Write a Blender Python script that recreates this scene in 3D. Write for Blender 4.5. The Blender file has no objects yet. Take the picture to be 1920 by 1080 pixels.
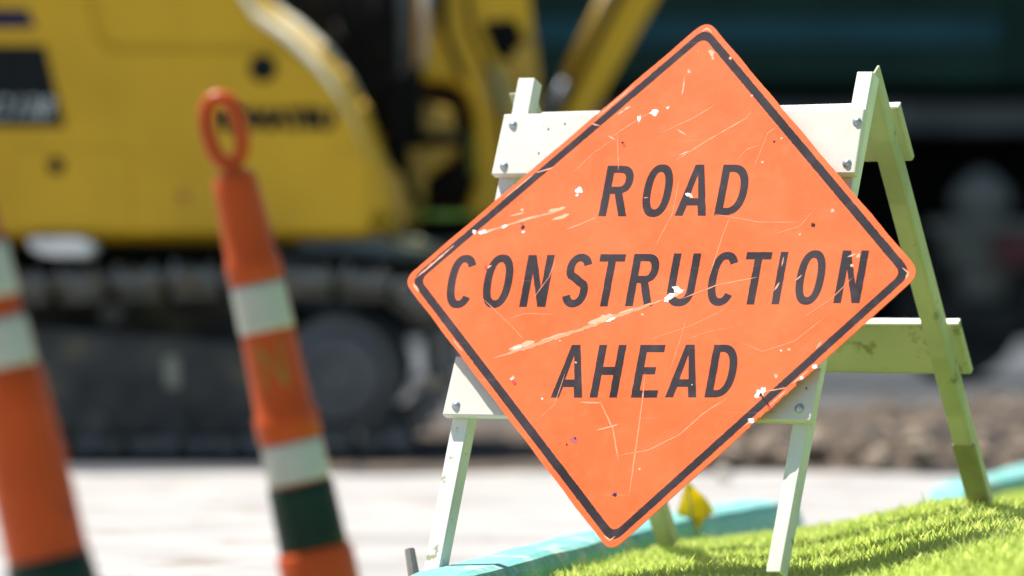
import bpy, bmesh, math, random
import numpy as np
from mathutils import Vector, Matrix
random.seed(7); rng = np.random.default_rng(7)
R = math.radians
sc = bpy.context.scene
col = sc.collection
# ------------------------------------------------------------------ camera maths
F, HZ, HY = 6400.0, 0.73, 557.0
def ray(px, py): return Vector(((px-960)/F, 1.0, (HY-py)/F))
CAM = Vector((0, 0, HZ))
def at(px, py, Y): return CAM + ray(px, py)*Y
def ground_at(px, py, z=0.0):
    return at(px, py, F*(HZ-z)/(py-HY))
A0, T0 = R(29), R(23)
N_ = Vector((-math.sin(A0)*math.cos(T0), -math.cos(A0)*math.cos(T0), math.sin(T0)))
U_ = Vector((math.cos(A0), -math.sin(A0), 0))
V_ = Vector((math.sin(A0)*math.sin(T0), math.cos(A0)*math.sin(T0), math.cos(T0)))
SC = CAM + ray(1238, 519)*7.74
def PF(px, py, off=0.0):
    r = ray(px, py); c = SC + N_*off
    return CAM + r*((c-CAM).dot(N_)/r.dot(N_))
def loc2(px, py):
    d = PF(px, py) - SC
    return (d.dot(U_), d.dot(V_))

# ------------------------------------------------------------------ materials
def mat(name, color, rough=0.6, metal=0.0, var=0.0, vscale=8.0, spot=None, spot_scale=30, spot_t=0.62, bump=0.0, bscale=60, spec=0.5, trans=0.0, coord='Object', spot_w=0.05):
    m = bpy.data.materials.new(name); m.use_nodes = True
    nt = m.node_tree; b = nt.nodes['Principled BSDF']
    b.inputs['Roughness'].default_value = rough
    b.inputs['Metallic'].default_value = metal
    b.inputs['Specular IOR Level'].default_value = spec
    c = (*color, 1)
    b.inputs['Base Color'].default_value = c
    tc = nt.nodes.new('ShaderNodeTexCoord')
    out = None
    if var > 0:
        n = nt.nodes.new('ShaderNodeTexNoise'); n.inputs['Scale'].default_value = vscale; n.inputs['Detail'].default_value = 6
        nt.links.new(tc.outputs[coord], n.inputs['Vector'])
        mr = nt.nodes.new('ShaderNodeMapRange'); mr.inputs[1].default_value = .3; mr.inputs[2].default_value = .7
        mr.inputs[3].default_value = 1-var; mr.inputs[4].default_value = 1+var
        nt.links.new(n.outputs['Fac'], mr.inputs[0])
        vm = nt.nodes.new('ShaderNodeVectorMath'); vm.operation = 'SCALE'; vm.inputs[0].default_value = color
        nt.links.new(mr.outputs[0], vm.inputs['Scale']); out = vm.outputs[0]
    if spot:
        n = nt.nodes.new('ShaderNodeTexNoise'); n.inputs['Scale'].default_value = spot_scale; n.inputs['Detail'].default_value = 5; n.inputs['Roughness'].default_value = .65
        nt.links.new(tc.outputs[coord], n.inputs['Vector'])
        mr = nt.nodes.new('ShaderNodeMapRange'); mr.inputs[1].default_value = spot_t; mr.inputs[2].default_value = spot_t+spot_w
        nt.links.new(n.outputs['Fac'], mr.inputs[0])
        mx = nt.nodes.new('ShaderNodeMix'); mx.data_type = 'RGBA'
        mx.inputs[6].default_value = c; mx.inputs[7].default_value = (*spot, 1)
        if out: nt.links.new(out, mx.inputs[6])
        nt.links.new(mr.outputs[0], mx.inputs[0]); out = mx.outputs[2]
    if out: nt.links.new(out, b.inputs['Base Color'])
    if bump > 0:
        n = nt.nodes.new('ShaderNodeTexNoise'); n.inputs['Scale'].default_value = bscale; n.inputs['Detail'].default_value = 5
        nt.links.new(tc.outputs[coord], n.inputs['Vector'])
        bp = nt.nodes.new('ShaderNodeBump'); bp.inputs['Strength'].default_value = bump; bp.inputs['Distance'].default_value = .01
        nt.links.new(n.outputs['Fac'], bp.inputs['Height']); nt.links.new(bp.outputs[0], b.inputs['Normal'])
    if trans > 0:
        tr = nt.nodes.new('ShaderNodeBsdfTranslucent'); mx = nt.nodes.new('ShaderNodeMixShader'); mx.inputs[0].default_value = trans
        tr.inputs['Color'].default_value = c
        if out: nt.links.new(out, tr.inputs['Color'])
        nt.links.new(b.outputs[0], mx.inputs[1]); nt.links.new(tr.outputs[0], mx.inputs[2])
        nt.links.new(mx.outputs[0], nt.nodes['Material Output'].inputs['Surface'])
    return m
M = {}
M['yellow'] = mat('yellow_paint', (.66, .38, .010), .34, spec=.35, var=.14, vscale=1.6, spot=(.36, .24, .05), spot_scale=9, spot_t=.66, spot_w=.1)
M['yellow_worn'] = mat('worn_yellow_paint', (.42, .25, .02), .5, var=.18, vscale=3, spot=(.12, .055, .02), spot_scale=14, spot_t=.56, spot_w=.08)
M['rust'] = mat('rusty_steel', (.055, .022, .008), .8, var=.5, vscale=6, spot=(.20, .085, .015), spot_scale=4, spot_t=.56, spot_w=.12)
M['black'] = mat('black_rubber', (.006, .006, .006), .8, var=.3, vscale=8, spec=.1)
M['black_gloss'] = mat('black_gloss', (.006, .0065, .007), .3, spec=.12)
M['decal'] = mat('black_decal', (.007, .010, .011), .5, spec=.15)
M['navy'] = mat('navy_decal', (.003, .008, .06), .5, spec=.15)
M['greytext'] = mat('grey_lettering', (.40, .44, .44), .5)
M['steel'] = mat('worn_track_steel', (.125, .132, .128), .75, var=.45, vscale=7, spot=(.12, .105, .07), spot_scale=12, spot_t=.52, bump=.5, bscale=40)
M['dirtysteel'] = mat('dirty_dark_steel', (.065, .065, .058), .85, var=.5, vscale=4, spot=(.15, .125, .075), spot_scale=4, spot_t=.54, spot_w=.1)
M['bluegrey'] = mat('blue_grey_steel', (.09, .12, .135), .5, var=.2)
M['chrome'] = mat('chrome_rod', (.22, .24, .27), .5, metal=.4)
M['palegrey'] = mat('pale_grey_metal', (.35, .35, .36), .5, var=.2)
M['sandwhite'] = mat('white_canvas', (.92, .90, .86), .8, var=.1, bump=.4)
M['darkgreen'] = mat('dark_green_truck_paint', (.014, .042, .030), .6, var=.25, vscale=1.5, spec=.1)
M['teal'] = mat('dark_teal_stripe', (.022, .080, .095), .6, var=.12, vscale=2, spec=.15)
M['chassis'] = mat('black_chassis', (.004, .004, .004), .9, var=.3, vscale=3, spec=.05)
M['railgrey'] = mat('grey_chassis_rail', (.085, .10, .095), .6, var=.3, vscale=1.2, spec=.2)
M['axlegrey'] = mat('dusty_grey_iron', (.15, .16, .13), .85, var=.22, vscale=3)
M['maroon'] = mat('maroon_paint', (.10, .016, .018), .6)
M['tyre'] = mat('dusty_tyre', (.035, .037, .034), .9, var=.5, vscale=3, spec=.1)
M['lime'] = mat('lime_paint', (.20, .36, .05), .4)
M['board'] = mat('white_barricade_plastic', (.70, .665, .575), .5, var=.09, vscale=6, spot=(.50, .46, .36), spot_scale=20, spot_t=.66, spot_w=.05, bump=.08, bscale=25, trans=.08)
M['leg'] = mat('white_leg_plastic', (.72, .73, .64), .55, var=.1, vscale=8, spot=(.34, .33, .20), spot_scale=16, spot_t=.62, trans=.06)
M['bounce_green'] = mat('bounce_tinted_white_plastic', (.50, .52, .335), .55, var=.14, vscale=5, spot=(.22, .21, .10), spot_scale=10, spot_t=.60, spot_w=.1, trans=.3)  # olive tint paints green grass bounce onto white plastic
M['lit_edge'] = mat('painted_sunlit_edge', (.72, .72, .64), .6, var=.06)  # pale colour paints sunlight on the rear boards' top edges
M['bolt'] = mat('zinc_bolt', (.42, .45, .50), .35, metal=.7, var=.2, vscale=60)
M['orange_plastic'] = mat('orange_delineator_plastic', (.52, .075, .003), .38, spec=.3, var=.10, vscale=9, spot=(.36, .055, .014), spot_scale=14, spot_t=.6, spot_w=.12, trans=.14)
M['band'] = mat('white_reflective_band', (.42, .45, .36), .35, var=.07, vscale=14, spot=(.24, .23, .16), spot_scale=16, spot_t=.57, spot_w=.15)
M['greenband'] = mat('dark_green_sleeve', (.003, .022, .010), .4, spec=.2, var=.4, vscale=12)
M['ochre'] = mat('ochre_mark', (.30, .15, .01), .6)
M['rubber'] = mat('black_rubber_base', (.02, .02, .02), .8, var=.3, bump=.4)
M['kerb'] = mat('turquoise_kerb_paint', (.14, .40, .36), .7, var=.2, vscale=4, spot=(.42, .47, .42), spot_scale=7, spot_t=.54, spot_w=.12, bump=.5, bscale=50)
M['curb_raw'] = mat('bare_concrete', (.46, .44, .41), .85, var=.1, bump=.5)
M['concrete'] = mat('pale_concrete', (.315, .30, .28), .9, var=.16, vscale=1.9, spot=(.20, .165, .13), spot_scale=2.6, spot_t=.56, spot_w=.16, bump=.6, bscale=35)
M['asphalt'] = mat('grey_asphalt', (.055, .060, .064), .9, var=.3, vscale=.8, spot=(.11, .10, .09), spot_scale=2.5, spot_t=.58, spot_w=.1, bump=.6, bscale=30)
M['rubble'] = mat('brown_rubble', (.105, .076, .050), .95, var=.6, vscale=4, spot=(.018, .014, .011), spot_scale=4, spot_t=.50, spot_w=.06, bump=1, bscale=25)
M['rock'] = mat('brown_rock', (.22, .17, .12), .95, var=.4, vscale=9, bump=.8)
M['rockpale'] = mat('pale_rock', (.46, .42, .36), .95, var=.2, vscale=9, bump=.8)
M['soil'] = mat('grassy_soil', (.20, .33, .04), .95, var=.3, vscale=10)
M['flag'] = mat('yellow_flag_plastic', (.85, .66, .02), .5, var=.1, trans=.5)
M['stake'] = mat('weathered_grey_wood', (.22, .20, .18), .85, var=.3, vscale=20)
M['hedge'] = mat('dark_hedge_leaves', (.02, .035, .012), .8, var=.4)
# grass blades, several tones from a per-blade attribute
def grass_mat():
    m = bpy.data.materials.new('grass_blades'); m.use_nodes = True; nt = m.node_tree; b = nt.nodes['Principled BSDF']
    a = nt.nodes.new('ShaderNodeAttribute'); a.attribute_name = 'tone'
    r = nt.nodes.new('ShaderNodeValToRGB'); r.color_ramp.elements[0].color = (.50, .60, .09, 1); r.color_ramp.elements[1].color = (.76, .80, .28, 1)
    nt.links.new(a.outputs['Fac'], r.inputs[0]); nt.links.new(r.outputs[0], b.inputs['Base Color'])
    b.inputs['Roughness'].default_value = .5
    tr = nt.nodes.new('ShaderNodeBsdfTranslucent'); nt.links.new(r.outputs[0], tr.inputs[0])
    mx = nt.nodes.new('ShaderNodeMixShader'); mx.inputs[0].default_value = .62
    nt.links.new(b.outputs[0], mx.inputs[1]); nt.links.new(tr.outputs[0], mx.inputs[2])
    nt.links.new(mx.outputs[0], nt.nodes['Material Output'].inputs['Surface'])
    return m
M['grass'] = grass_mat()

# fluorescent orange sheeting: prismatic weave, faded clouds, hairline scratches
def sheeting(name, base, fade, fadeamt, is_black=False):
    m = bpy.data.materials.new(name); m.use_nodes = True; nt = m.node_tree; b = nt.nodes['Principled BSDF']
    L = nt.links.new; N = nt.nodes.new
    tc = N('ShaderNodeTexCoord')
    def rgbmix(fac, c1, c2):
        mx = N('ShaderNodeMix'); mx.data_type = 'RGBA'
        for s, c in ((6, c1), (7, c2)):
            if isinstance(c, tuple): mx.inputs[s].default_value = (*c, 1)
            else: L(c, mx.inputs[s])
        L(fac, mx.inputs[0]) if not isinstance(fac, float) else None
        return mx.outputs[2]
    def noise(scale, lo, hi, omax=1., mp=None, detail=6, rough=.6):
        n = N('ShaderNodeTexNoise'); n.inputs['Scale'].default_value = scale; n.inputs['Detail'].default_value = detail; n.inputs['Roughness'].default_value = rough
        src = tc.outputs['Object']
        if mp:
            q = N('ShaderNodeMapping'); q.inputs['Rotation'].default_value = (0, 0, mp[0]); q.inputs['Scale'].default_value = (mp[1], mp[2], 1); q.inputs['Location'].default_value = (mp[3], mp[3]*.7, 0)
            L(src, q.inputs[0]); src = q.outputs[0]
        L(src, n.inputs['Vector'])
        r = N('ShaderNodeMapRange'); r.inputs[1].default_value = lo; r.inputs[2].default_value = hi; r.inputs[4].default_value = omax
        L(n.outputs['Fac'], r.inputs[0]); return r.outputs[0]
    c = rgbmix(noise(4.5, .35, .7, fadeamt), base, fade)
    # blotchy fading
    c = rgbmix(noise(22, .52, .75, fadeamt*.9), c, fade)
    # hairlines in three directions
    scr = (1., .42, .27) if not is_black else (.30, .22, .22)
    for rot, sx, sy, off, lo, am in ((-.35, 1.0, 60, 3.1, .70, .5), (-.62, 1.4, 90, 9.7, .715, .55), (1.35, 1.2, 75, 5.3, .72, .4), (-1.2, 2.0, 110, 1.3, .73, .4)):
        c = rgbmix(noise(2.0, lo, lo+.035, am, (rot, sx, sy, off), 3), c, scr)
    # small chips
    c = rgbmix(noise(55, .735 if not is_black else .70, .76, .75), c, (.95, .75, .66) if not is_black else (.55, .30, .22))
    if is_black:
        c = rgbmix(noise(90, .68, .74, .6), c, (.28, .17, .15))
    else:
        c = rgbmix(noise(34, .70, .76, .35, (0, 1, 1, 4.)), c, (.80, .10, .02))
        w = N('ShaderNodeTexWave'); w.inputs['Scale'].default_value = 42; w.inputs['Distortion'].default_value = .5; w.inputs['Detail'].default_value = 1
        q = N('ShaderNodeMapping'); q.inputs['Rotation'].default_value = (0, 0, .9); L(tc.outputs['Object'], q.inputs[0]); L(q.outputs[0], w.inputs[0])
        r = N('ShaderNodeMapRange'); r.inputs[3].default_value = 0; r.inputs[4].default_value = .42; L(w.outputs['Fac'], r.inputs[0])
        c = rgbmix(r.outputs[0], c, fade)
        n = N('ShaderNodeTexNoise'); n.inputs['Scale'].default_value = 3; n.inputs['Detail'].default_value = 4; L(tc.outputs['Object'], n.inputs[0])
        bp = N('ShaderNodeBump'); bp.inputs['Strength'].default_value = .25; bp.inputs['Distance'].default_value = .02
        L(n.outputs['Fac'], bp.inputs['Height']); L(bp.outputs[0], b.inputs['Normal'])
    L(c, b.inputs['Base Color'])
    b.inputs['Roughness'].default_value = .45 if not is_black else .6
    b.inputs['Specular IOR Level'].default_value = .3 if not is_black else .15
    return m
M['sheet'] = sheeting('orange_reflective_sheeting', (.95, .112, .015), (1., .195, .062), .62)
M['ink'] = sheeting('worn_black_ink', (.017, .013, .017), (.085, .062, .07), .6, True)
M['alu'] = mat('bare_aluminium', (.72, .73, .72), .45, metal=.3, var=.1)
M['scratch'] = mat('scratched_pale_sheeting', (1., .42, .25), .6, var=.05)
M['scratchfaint'] = mat('lightly_scuffed_sheeting', (1., .30, .14), .5, var=.05)
M['chip'] = mat('exposed_white_metal', (.95, .93, .92), .5, var=.05)
M['hole_and_shadow'] = mat('dark_hole_and_shadow', (.02, .008, .008), .9)
M['reddot'] = mat('red_scuff', (.62, .03, .03), .6)
M['purple'] = mat('purple_grime', (.45, .09, .10), .7)

# ------------------------------------------------------------------ object helpers
ORG = {}
def tag(o, label=None, cat=None, group=None, kind=None):
    if label: o['label'] = label
    if cat: o['category'] = cat
    if group: o['group'] = group
    if kind: o['kind'] = kind
    return o
def thing(name, loc, label, cat, group=None):
    o = bpy.data.objects.new(name, None); o.empty_display_size = .2
    o.location = loc; col.objects.link(o); ORG[o.name] = Vector(loc)
    return tag(o, label, cat, group)
def obj(name, bm, m, parent=None, smooth=False, origin=None):
    """bm holds world coordinates; the part keeps its thing's origin"""
    o0 = Vector(origin) if origin is not None else (ORG[parent.name] if parent else Vector((0, 0, 0)))
    bmesh.ops.translate(bm, verts=bm.verts, vec=-o0)
    me = bpy.data.meshes.new(name); bm.to_mesh(me); bm.free()
    me.materials.append(m)
    if smooth: me.shade_smooth()
    o = bpy.data.objects.new(name, me); col.objects.link(o)
    if parent: o.parent = parent
    else: o.location = o0
    ORG[o.name] = o0
    return o
def B(): return bmesh.new()
def prism(bm, front, back, bev=0.0, seg=2):
    """front/back: matching lists of points"""
    vf = [bm.verts.new(p) for p in front]; vb = [bm.verts.new(p) for p in back]
    n = len(vf); fs = [bm.faces.new(vf), bm.faces.new(vb[::-1])]
    for i in range(n):
        fs.append(bm.faces.new((vf[i], vb[i], vb[(i+1) % n], vf[(i+1) % n])))
    bmesh.ops.recalc_face_normals(bm, faces=fs)
    if bev > 0:
        es = list({e for f in fs for e in f.edges})
        r = bmesh.ops.bevel(bm, geom=es, offset=bev, segments=seg, profile=.5, affect='EDGES')
    return bm
def slab(bm, pts, Y, th, bev=0.0, seg=2):
    f = [at(x, y, Y) for x, y in pts]
    return prism(bm, f, [p+Vector((0, th, 0)) for p in f], bev, seg)
def box(bm, c, s, bev=0.0, rot=None):
    x, y, z = s[0]/2, s[1]/2, s[2]/2
    q = [Vector(p) for p in ((-x, -y, -z), (x, -y, -z), (x, -y, z), (-x, -y, z))]
    w = [p+Vector((0, 2*y, 0)) for p in q]
    if rot: q = [rot @ p for p in q]; w = [rot @ p for p in w]
    c = Vector(c)
    return prism(bm, [p+c for p in q], [p+c for p in w], bev)
def tube(bm, pts, r, n=12, closed=False):
    pts = [Vector(p) for p in pts]; rings = []
    rr = r if isinstance(r, (list, tuple)) else [r]*len(pts)
    k = len(pts); prev = None
    for i, p in enumerate(pts):
        if closed: t = (pts[(i+1) % k]-pts[i-1]).normalized()
        else: t = (pts[min(i+1, k-1)]-pts[max(i-1, 0)]).normalized()
        if prev is None:
            a = t.orthogonal().normalized()
        else:
            a = (prev - t*prev.dot(t)).normalized()
        prev = a; b = t.cross(a)
        rings.append([bm.verts.new(p+(a*math.cos(2*math.pi*j/n)+b*math.sin(2*math.pi*j/n))*rr[i]) for j in range(n)])
    for i in range(k if closed else k-1):
        A_, B_ = rings[i], rings[(i+1) % k]
        for j in range(n): bm.faces.new((A_[j], A_[(j+1) % n], B_[(j+1) % n], B_[j]))
    if not closed:
        bm.faces.new(rings[0][::-1]); bm.faces.new(rings[-1])
    return bm
def lathe(bm, prof, c=(0, 0, 0), n=32, axis='Z'):
    rings = []
    for r, h in prof:
        ring = []
        for j in range(n):
            a = 2*math.pi*j/n
            p = (r*math.cos(a), r*math.sin(a), h) if axis == 'Z' else (r*math.cos(a), h, r*math.sin(a))
            ring.append(bm.verts.new(Vector(p)+Vector(c)))
        rings.append(ring)
    fs = []
    for i in range(len(rings)-1):
        for j in range(n): fs.append(bm.faces.new((rings[i][j], rings[i][(j+1) % n], rings[i+1][(j+1) % n], rings[i+1][j])))
    fs.append(bm.faces.new(rings[0][::-1])); fs.append(bm.faces.new(rings[-1]))
    bmesh.ops.recalc_face_normals(bm, faces=fs)
    return bm
def rounded(pts, rad, n=5):
    out = []; k = len(pts)
    for i in range(k):
        p = Vector(pts[i]); a = Vector(pts[i-1])-p; b = Vector(pts[(i+1) % k])-p
        r = min(rad[i] if isinstance(rad, (list, tuple)) else rad, a.length*.45, b.length*.45)
        if r <= 0: out.append(tuple(p)); continue
        s = p+a.normalized()*r; e = p+b.normalized()*r
        for j in range(n+1):
            t = j/n; out.append(tuple((1-t)**2*s + 2*t*(1-t)*p + t*t*e))
    return out

# ------------------------------------------------------------------ setting
bm = B(); s = 300
bm.faces.new([bm.verts.new(p) for p in ((-s, -50, -.004), (s, -50, -.004), (s, 600, -.004), (-s, 600, -.004))])
tag(obj('ground', bm, M['asphalt']), kind='structure', label='dark grey asphalt road under the excavator and truck')
# pale concrete pavement with a broken far edge
bm = B(); far = []
for i in range(90):
    x = -8+16*i/89; far.append((x, 14.15+.10*math.sin(x*2.1)+random.uniform(-.10, .10)+.16*math.sin(x*5.3+1)+(.45 if x < -1.0 else 0)*0-.03*x, .0))
v = [bm.verts.new(p) for p in far] + [bm.verts.new((8, -6, 0)), bm.verts.new((-8, -6, 0))]
bm.faces.new(v); bmesh.ops.triangulate(bm, faces=bm.faces)
tag(obj('pavement', bm, M['concrete']), kind='structure', label='bright pale concrete pavement in front of the excavator')

KL = [(.45, 2.5), (.35, 3.6), (.22, 4.8), (.06, 5.7), (-.16, 6.4), (-.29, 7.0), (-.245, 7.46), (-.185, 7.73), (.138, 8.81), (.456, 9.76), (.769, 10.47)]
def smoothline(p, m=8):
    out = []
    for i in range(len(p)-1):
        p0, p1, p2, p3 = [Vector(p[max(0, min(len(p)-1, j))]) for j in (i-1, i, i+1, i+2)]
        for t in np.arange(0, 1, 1/m):
            out.append(.5*((2*p1)+(-p0+p2)*t+(2*p0-5*p1+4*p2-p3)*t*t+(-p0+3*p1-3*p2+p3)*t**3))
    out.append(Vector(p[-1])); return out
def kerb(name, line, h, w, label, end_round=(False, True)):
    pts = smoothline(line); prof = [(0, -.02), (0, h-.025), (.008, h-.008), (.025, h), (w-.03, h), (w-.01, h-.008), (w, h-.03), (w, -.02)]
    bm = B(); rings = []; k = len(pts)
    for i, p in enumerate(pts):
        t = (pts[min(i+1, k-1)]-pts[max(i-1, 0)]).normalized(); nrm = Vector((t.y, -t.x))
        e = 1.0
        if end_round[1] and i > k-5: e = (1, .93, .8, .45)[i-(k-4)] if i >= k-4 else 1
        if end_round[0] and i < 4: e = (.45, .8, .93, 1)[i]
        jit = random.uniform(-.002, .002)
        rings.append([bm.verts.new((p.x+nrm.x*(w/2+(a-w/2)*(.6+.4*e)), p.y+nrm.y*(w/2+(a-w/2)*(.6+.4*e)), b*e+jit)) for a, b in prof])
    for i in range(k-1):
        for j in range(len(prof)-1): bm.faces.new((rings[i][j], rings[i][j+1], rings[i+1][j+1], rings[i+1][j]))
    bm.faces.new(rings[0]); bm.faces.new(rings[-1][::-1])
    bmesh.ops.recalc_face_normals(bm, faces=bm.faces)
    return tag(obj(name, bm, M['kerb']), kind='structure', label=label)
kerb('kerb', KL, .12, .15, 'turquoise painted kerb curving behind the barricade legs')
KL2 = [(1.34, 11.15), (1.60, 11.75), (1.86, 12.5), (2.3, 13.6), (2.9, 14.8)]
kerb('kerb', KL2, .12, .15, 'turquoise painted kerb restarting beyond the driveway gap on the right', (True, False))

# grass verge
def ss(a, b, x):
    t = np.clip((x-a)/(b-a), 0, 1); return t*t*(3-2*t)
bX = [(2.0, .62), (3.6, .49), (4.8, .36), (5.7, .20), (6.4, -.02), (7.0, -.14), (7.46, -.14), (7.73, -.085), (8.81, .215), (9.42, .44), (9.6, .72), (9.85, .97), (10.3, 1.19), (10.9, 1.38), (11.2, 1.50), (12.5, 2.02), (13.6, 2.46), (14.8, 3.06)]
def bx(y): return np.interp(y, [a for a, _ in bX], [b for _, b in bX])
def gz(x, y):
    d = x-bx(y)
    z = .045+.045*ss(.03, .6, d)+.12*ss(.62, 1.15, x)*(1-ss(8.5, 9.5, y)) + .02*ss(7.0, 6.2, y)*0
    z = z + .006*np.sin(x*3+1+y*.7)
    return z
bm = B(); ys = np.arange(2, 14.8, .08); ds = np.concatenate([np.arange(0, 2.4, .07), np.arange(2.4, 9, .5)])
g = [[bm.verts.new((bx(y)+d, y, float(gz(bx(y)+d, y)) if d > 0 else -.01)) for d in ds] for y in ys]
for i in range(len(ys)-1):
    for j in range(len(ds)-1): bm.faces.new((g[i][j], g[i][j+1], g[i+1][j+1], g[i+1][j]))
tag(obj('verge_soil', bm, M['soil'], smooth=True), kind='structure', label='soil under the grass verge')
# blades
nb = 95000
y = rng.uniform(6.2, 13.6, nb*2); x = bx(y)+np.abs(rng.uniform(-.02, 2.6, nb*2))
pxx = 960+F*x/y
keep = (pxx > 500) & (pxx < 2100)
x, y = x[keep][:nb], y[keep][:nb]; nb = len(x)
z = gz(x, y)-.004
patch = .5+.10*np.sin(x*7+1.7*np.sin(y*2.1))*np.sin(y*2.3-x*3)+rng.normal(0, .08, nb)
h = rng.uniform(.012, .036, nb)*np.where(rng.random(nb) < .008, 1.5, 1)*(.75+.6*patch); ang = rng.uniform(0, 2*np.pi, nb); w = rng.uniform(.0022, .0042, nb)
lean = rng.uniform(.1, .8, nb)*h; la = rng.uniform(0, 2*np.pi, nb)
P = np.zeros((nb, 5, 3))
cx, cy = np.cos(ang)*w, np.sin(ang)*w
P[:, 0] = np.stack([x-cx, y-cy, z], 1); P[:, 1] = np.stack([x+cx, y+cy, z], 1)
mx_, my_, mz_ = x+np.cos(la)*lean*.3, y+np.sin(la)*lean*.3, z+h*.6
P[:, 2] = np.stack([mx_+cx*.8, my_+cy*.8, mz_], 1); P[:, 3] = np.stack([mx_-cx*.8, my_-cy*.8, mz_], 1)
P[:, 4] = np.stack([x+np.cos(la)*lean, y+np.sin(la)*lean, z+h], 1)
me = bpy.data.meshes.new('grass'); me.vertices.add(nb*5); me.vertices.foreach_set('co', P.reshape(-1))
li = np.array([0, 1, 2, 3, 3, 2, 4])[None, :]+np.arange(nb)[:, None]*5
me.loops.add(nb*7); me.loops.foreach_set('vertex_index', li.reshape(-1).astype(np.int32))
me.polygons.add(nb*2); st = (np.array([0, 4])[None, :]+np.arange(nb)[:, None]*7).reshape(-1); me.polygons.foreach_set('loop_start', st.astype(np.int32))
me.polygons.foreach_set('loop_total', np.tile([4, 3], nb).astype(np.int32)); me.update(calc_edges=True)
at_ = me.attributes.new('tone', 'FLOAT', 'POINT')
tone = np.clip(.5*patch+.25+rng.normal(0, .2, nb), 0, 1); at_.data.foreach_set('value', np.repeat(tone, 5).astype(np.float32))
me.materials.append(M['grass']); o = bpy.data.objects.new('grass', me); col.objects.link(o)
tag(o, 'bright sunlit green grass on the verge under the barricade', 'grass', kind='stuff')

# rubble band beyond the pavement
bm = B(); xs = np.arange(-.9, 5.5, .05); yy = np.arange(14.25, 20.6, .07)
rn = {}
def hn(x, y):
    v = 0; a = 1; f = 1.3
    for k in range(5):
        v += a*math.sin(x*f*2.1+k*1.7+1.3*math.sin(y*f*1.3+k))*math.sin(y*f*1.9+k*2.3+1.1*math.sin(x*f*1.7)); a *= .55; f *= 1.9
    return v
g = [[bm.verts.new((a, b, -.02+max(0, (.085+.075*hn(a, b)+random.uniform(-.014, .014))*float(ss(14.25, 14.7, b+.12*math.sin(a*4)))*float(1-ss(19.2, 20.5, b))*float(ss(.30, .95, a))+.02))) for a in xs] for b in yy]
for i in range(len(yy)-1):
    for j in range(len(xs)-1): bm.faces.new((g[i][j], g[i][j+1], g[i+1][j+1], g[i+1][j]))
tag(obj('rubble', bm, M['rubble']), 'strip of broken brown rubble and dirt beyond the pavement', 'rubble', kind='stuff')
def rock(c, r, m, nm='rock', label=None, sq=(1, 1, .6)):
    bm = B(); bmesh.ops.create_icosphere(bm, subdivisions=2, radius=r)
    for v_ in bm.verts:
        v_.co *= 1+.22*math.sin(v_.co.x*31/r*.08+c[0]*9)+random.uniform(-.12, .12)
        v_.co = Vector((v_.co.x*sq[0], v_.co.y*sq[1], v_.co.z*sq[2]))+Vector(c)
    return obj(nm, bm, m, origin=(c[0], c[1], c[2]-r*sq[2]*.8))
k = 0
rk = [((1355, 888), .040, 'rockpale', 'small pale stone at the rubble edge just below the orange sign'),
      ((1640, 872), .07, 'rock', 'brown stone at the rubble edge right of the front barricade leg'),
      ((1440, 862), .05, 'rock', 'brown stone at the rubble edge left of the front barricade leg'),
      ((1745, 868), .06, 'rock', 'brown stone at the rubble edge near the rear barricade leg')]
rk2 = ((1492, 978), .03, 'rock', 'small brown stone between the kerb end and the grass behind the front right barricade leg')
for (px, py), r, m, lb in rk:
    c = ground_at(px, py, .03); tag(rock((c.x, c.y, r*.35+.02), r, M[m]), lb, 'rock', 'stones along the rubble edge')
c = ground_at(*rk2[0], .03); tag(rock((c.x, c.y, .02), rk2[1], M[rk2[2]]), rk2[3], 'rock')
bm = B(); 
for i in range(420):
    a, b = random.uniform(.8, 3.6), random.choice([random.uniform(14.3, 15.6), random.uniform(14.3, 20)])
    r = random.uniform(.012, .045) if i % 3 else random.uniform(.045, .085); q = bmesh.ops.create_icosphere(bm, subdivisions=1, radius=r)
    for v_ in q['verts']: v_.co = v_.co*random.uniform(.75, 1.2)+Vector((a, b, .075+.03*hn(a, b)))
tag(obj('gravel', bm, M['rock']), 'loose brown gravel and lumps scattered over the rubble strip', 'gravel', kind='stuff')

# ------------------------------------------------------------------ road sign
sign = thing('road_sign', SC-V_*.65, 'orange diamond ROAD CONSTRUCTION AHEAD sign, scratched, leaning on the white barricade', 'road sign')
SM = Matrix.Translation(SC) @ Matrix(((U_.x, V_.x, N_.x), (U_.y, V_.y, N_.y), (U_.z, V_.z, N_.z))).to_4x4()
def sobj(name, polys, z, th, m, parent=sign, bevel=0):
    """flat filled curve in the sign's own plane -> mesh"""
    cu = bpy.data.curves.new(name, 'CURVE'); cu.dimensions = '2D'; cu.fill_mode = 'BOTH'; cu.extrude = th/2
    for pl in polys:
        sp = cu.splines.new('POLY'); sp.points.add(len(pl)-1); sp.use_cyclic_u = True
        for i, p in enumerate(pl): sp.points[i].co = (p[0], p[1], 0, 1)
    t = bpy.data.objects.new('tmp', cu); col.objects.link(t)
    bpy.context.view_layer.update()
    me = bpy.data.meshes.new_from_object(t.evaluated_get(bpy.context.evaluated_depsgraph_get()))
    bpy.data.objects.remove(t); me.name = name
    me.transform(Matrix.Translation((0, 0, z)))
    me.materials.clear(); me.materials.append(m)
    o = bpy.data.objects.new(name, me); col.objects.link(o); o.parent = parent
    # parts keep the sign's plane as their local frame (for the weave pattern)
    o.matrix_local = Matrix.Translation(-ORG[sign.name]) @ SM if parent == sign else Matrix()
    return o
cor = [loc2(1327, 37), loc2(1727, 512), loc2(1145, 1037), loc2(756, 525)]
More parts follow.
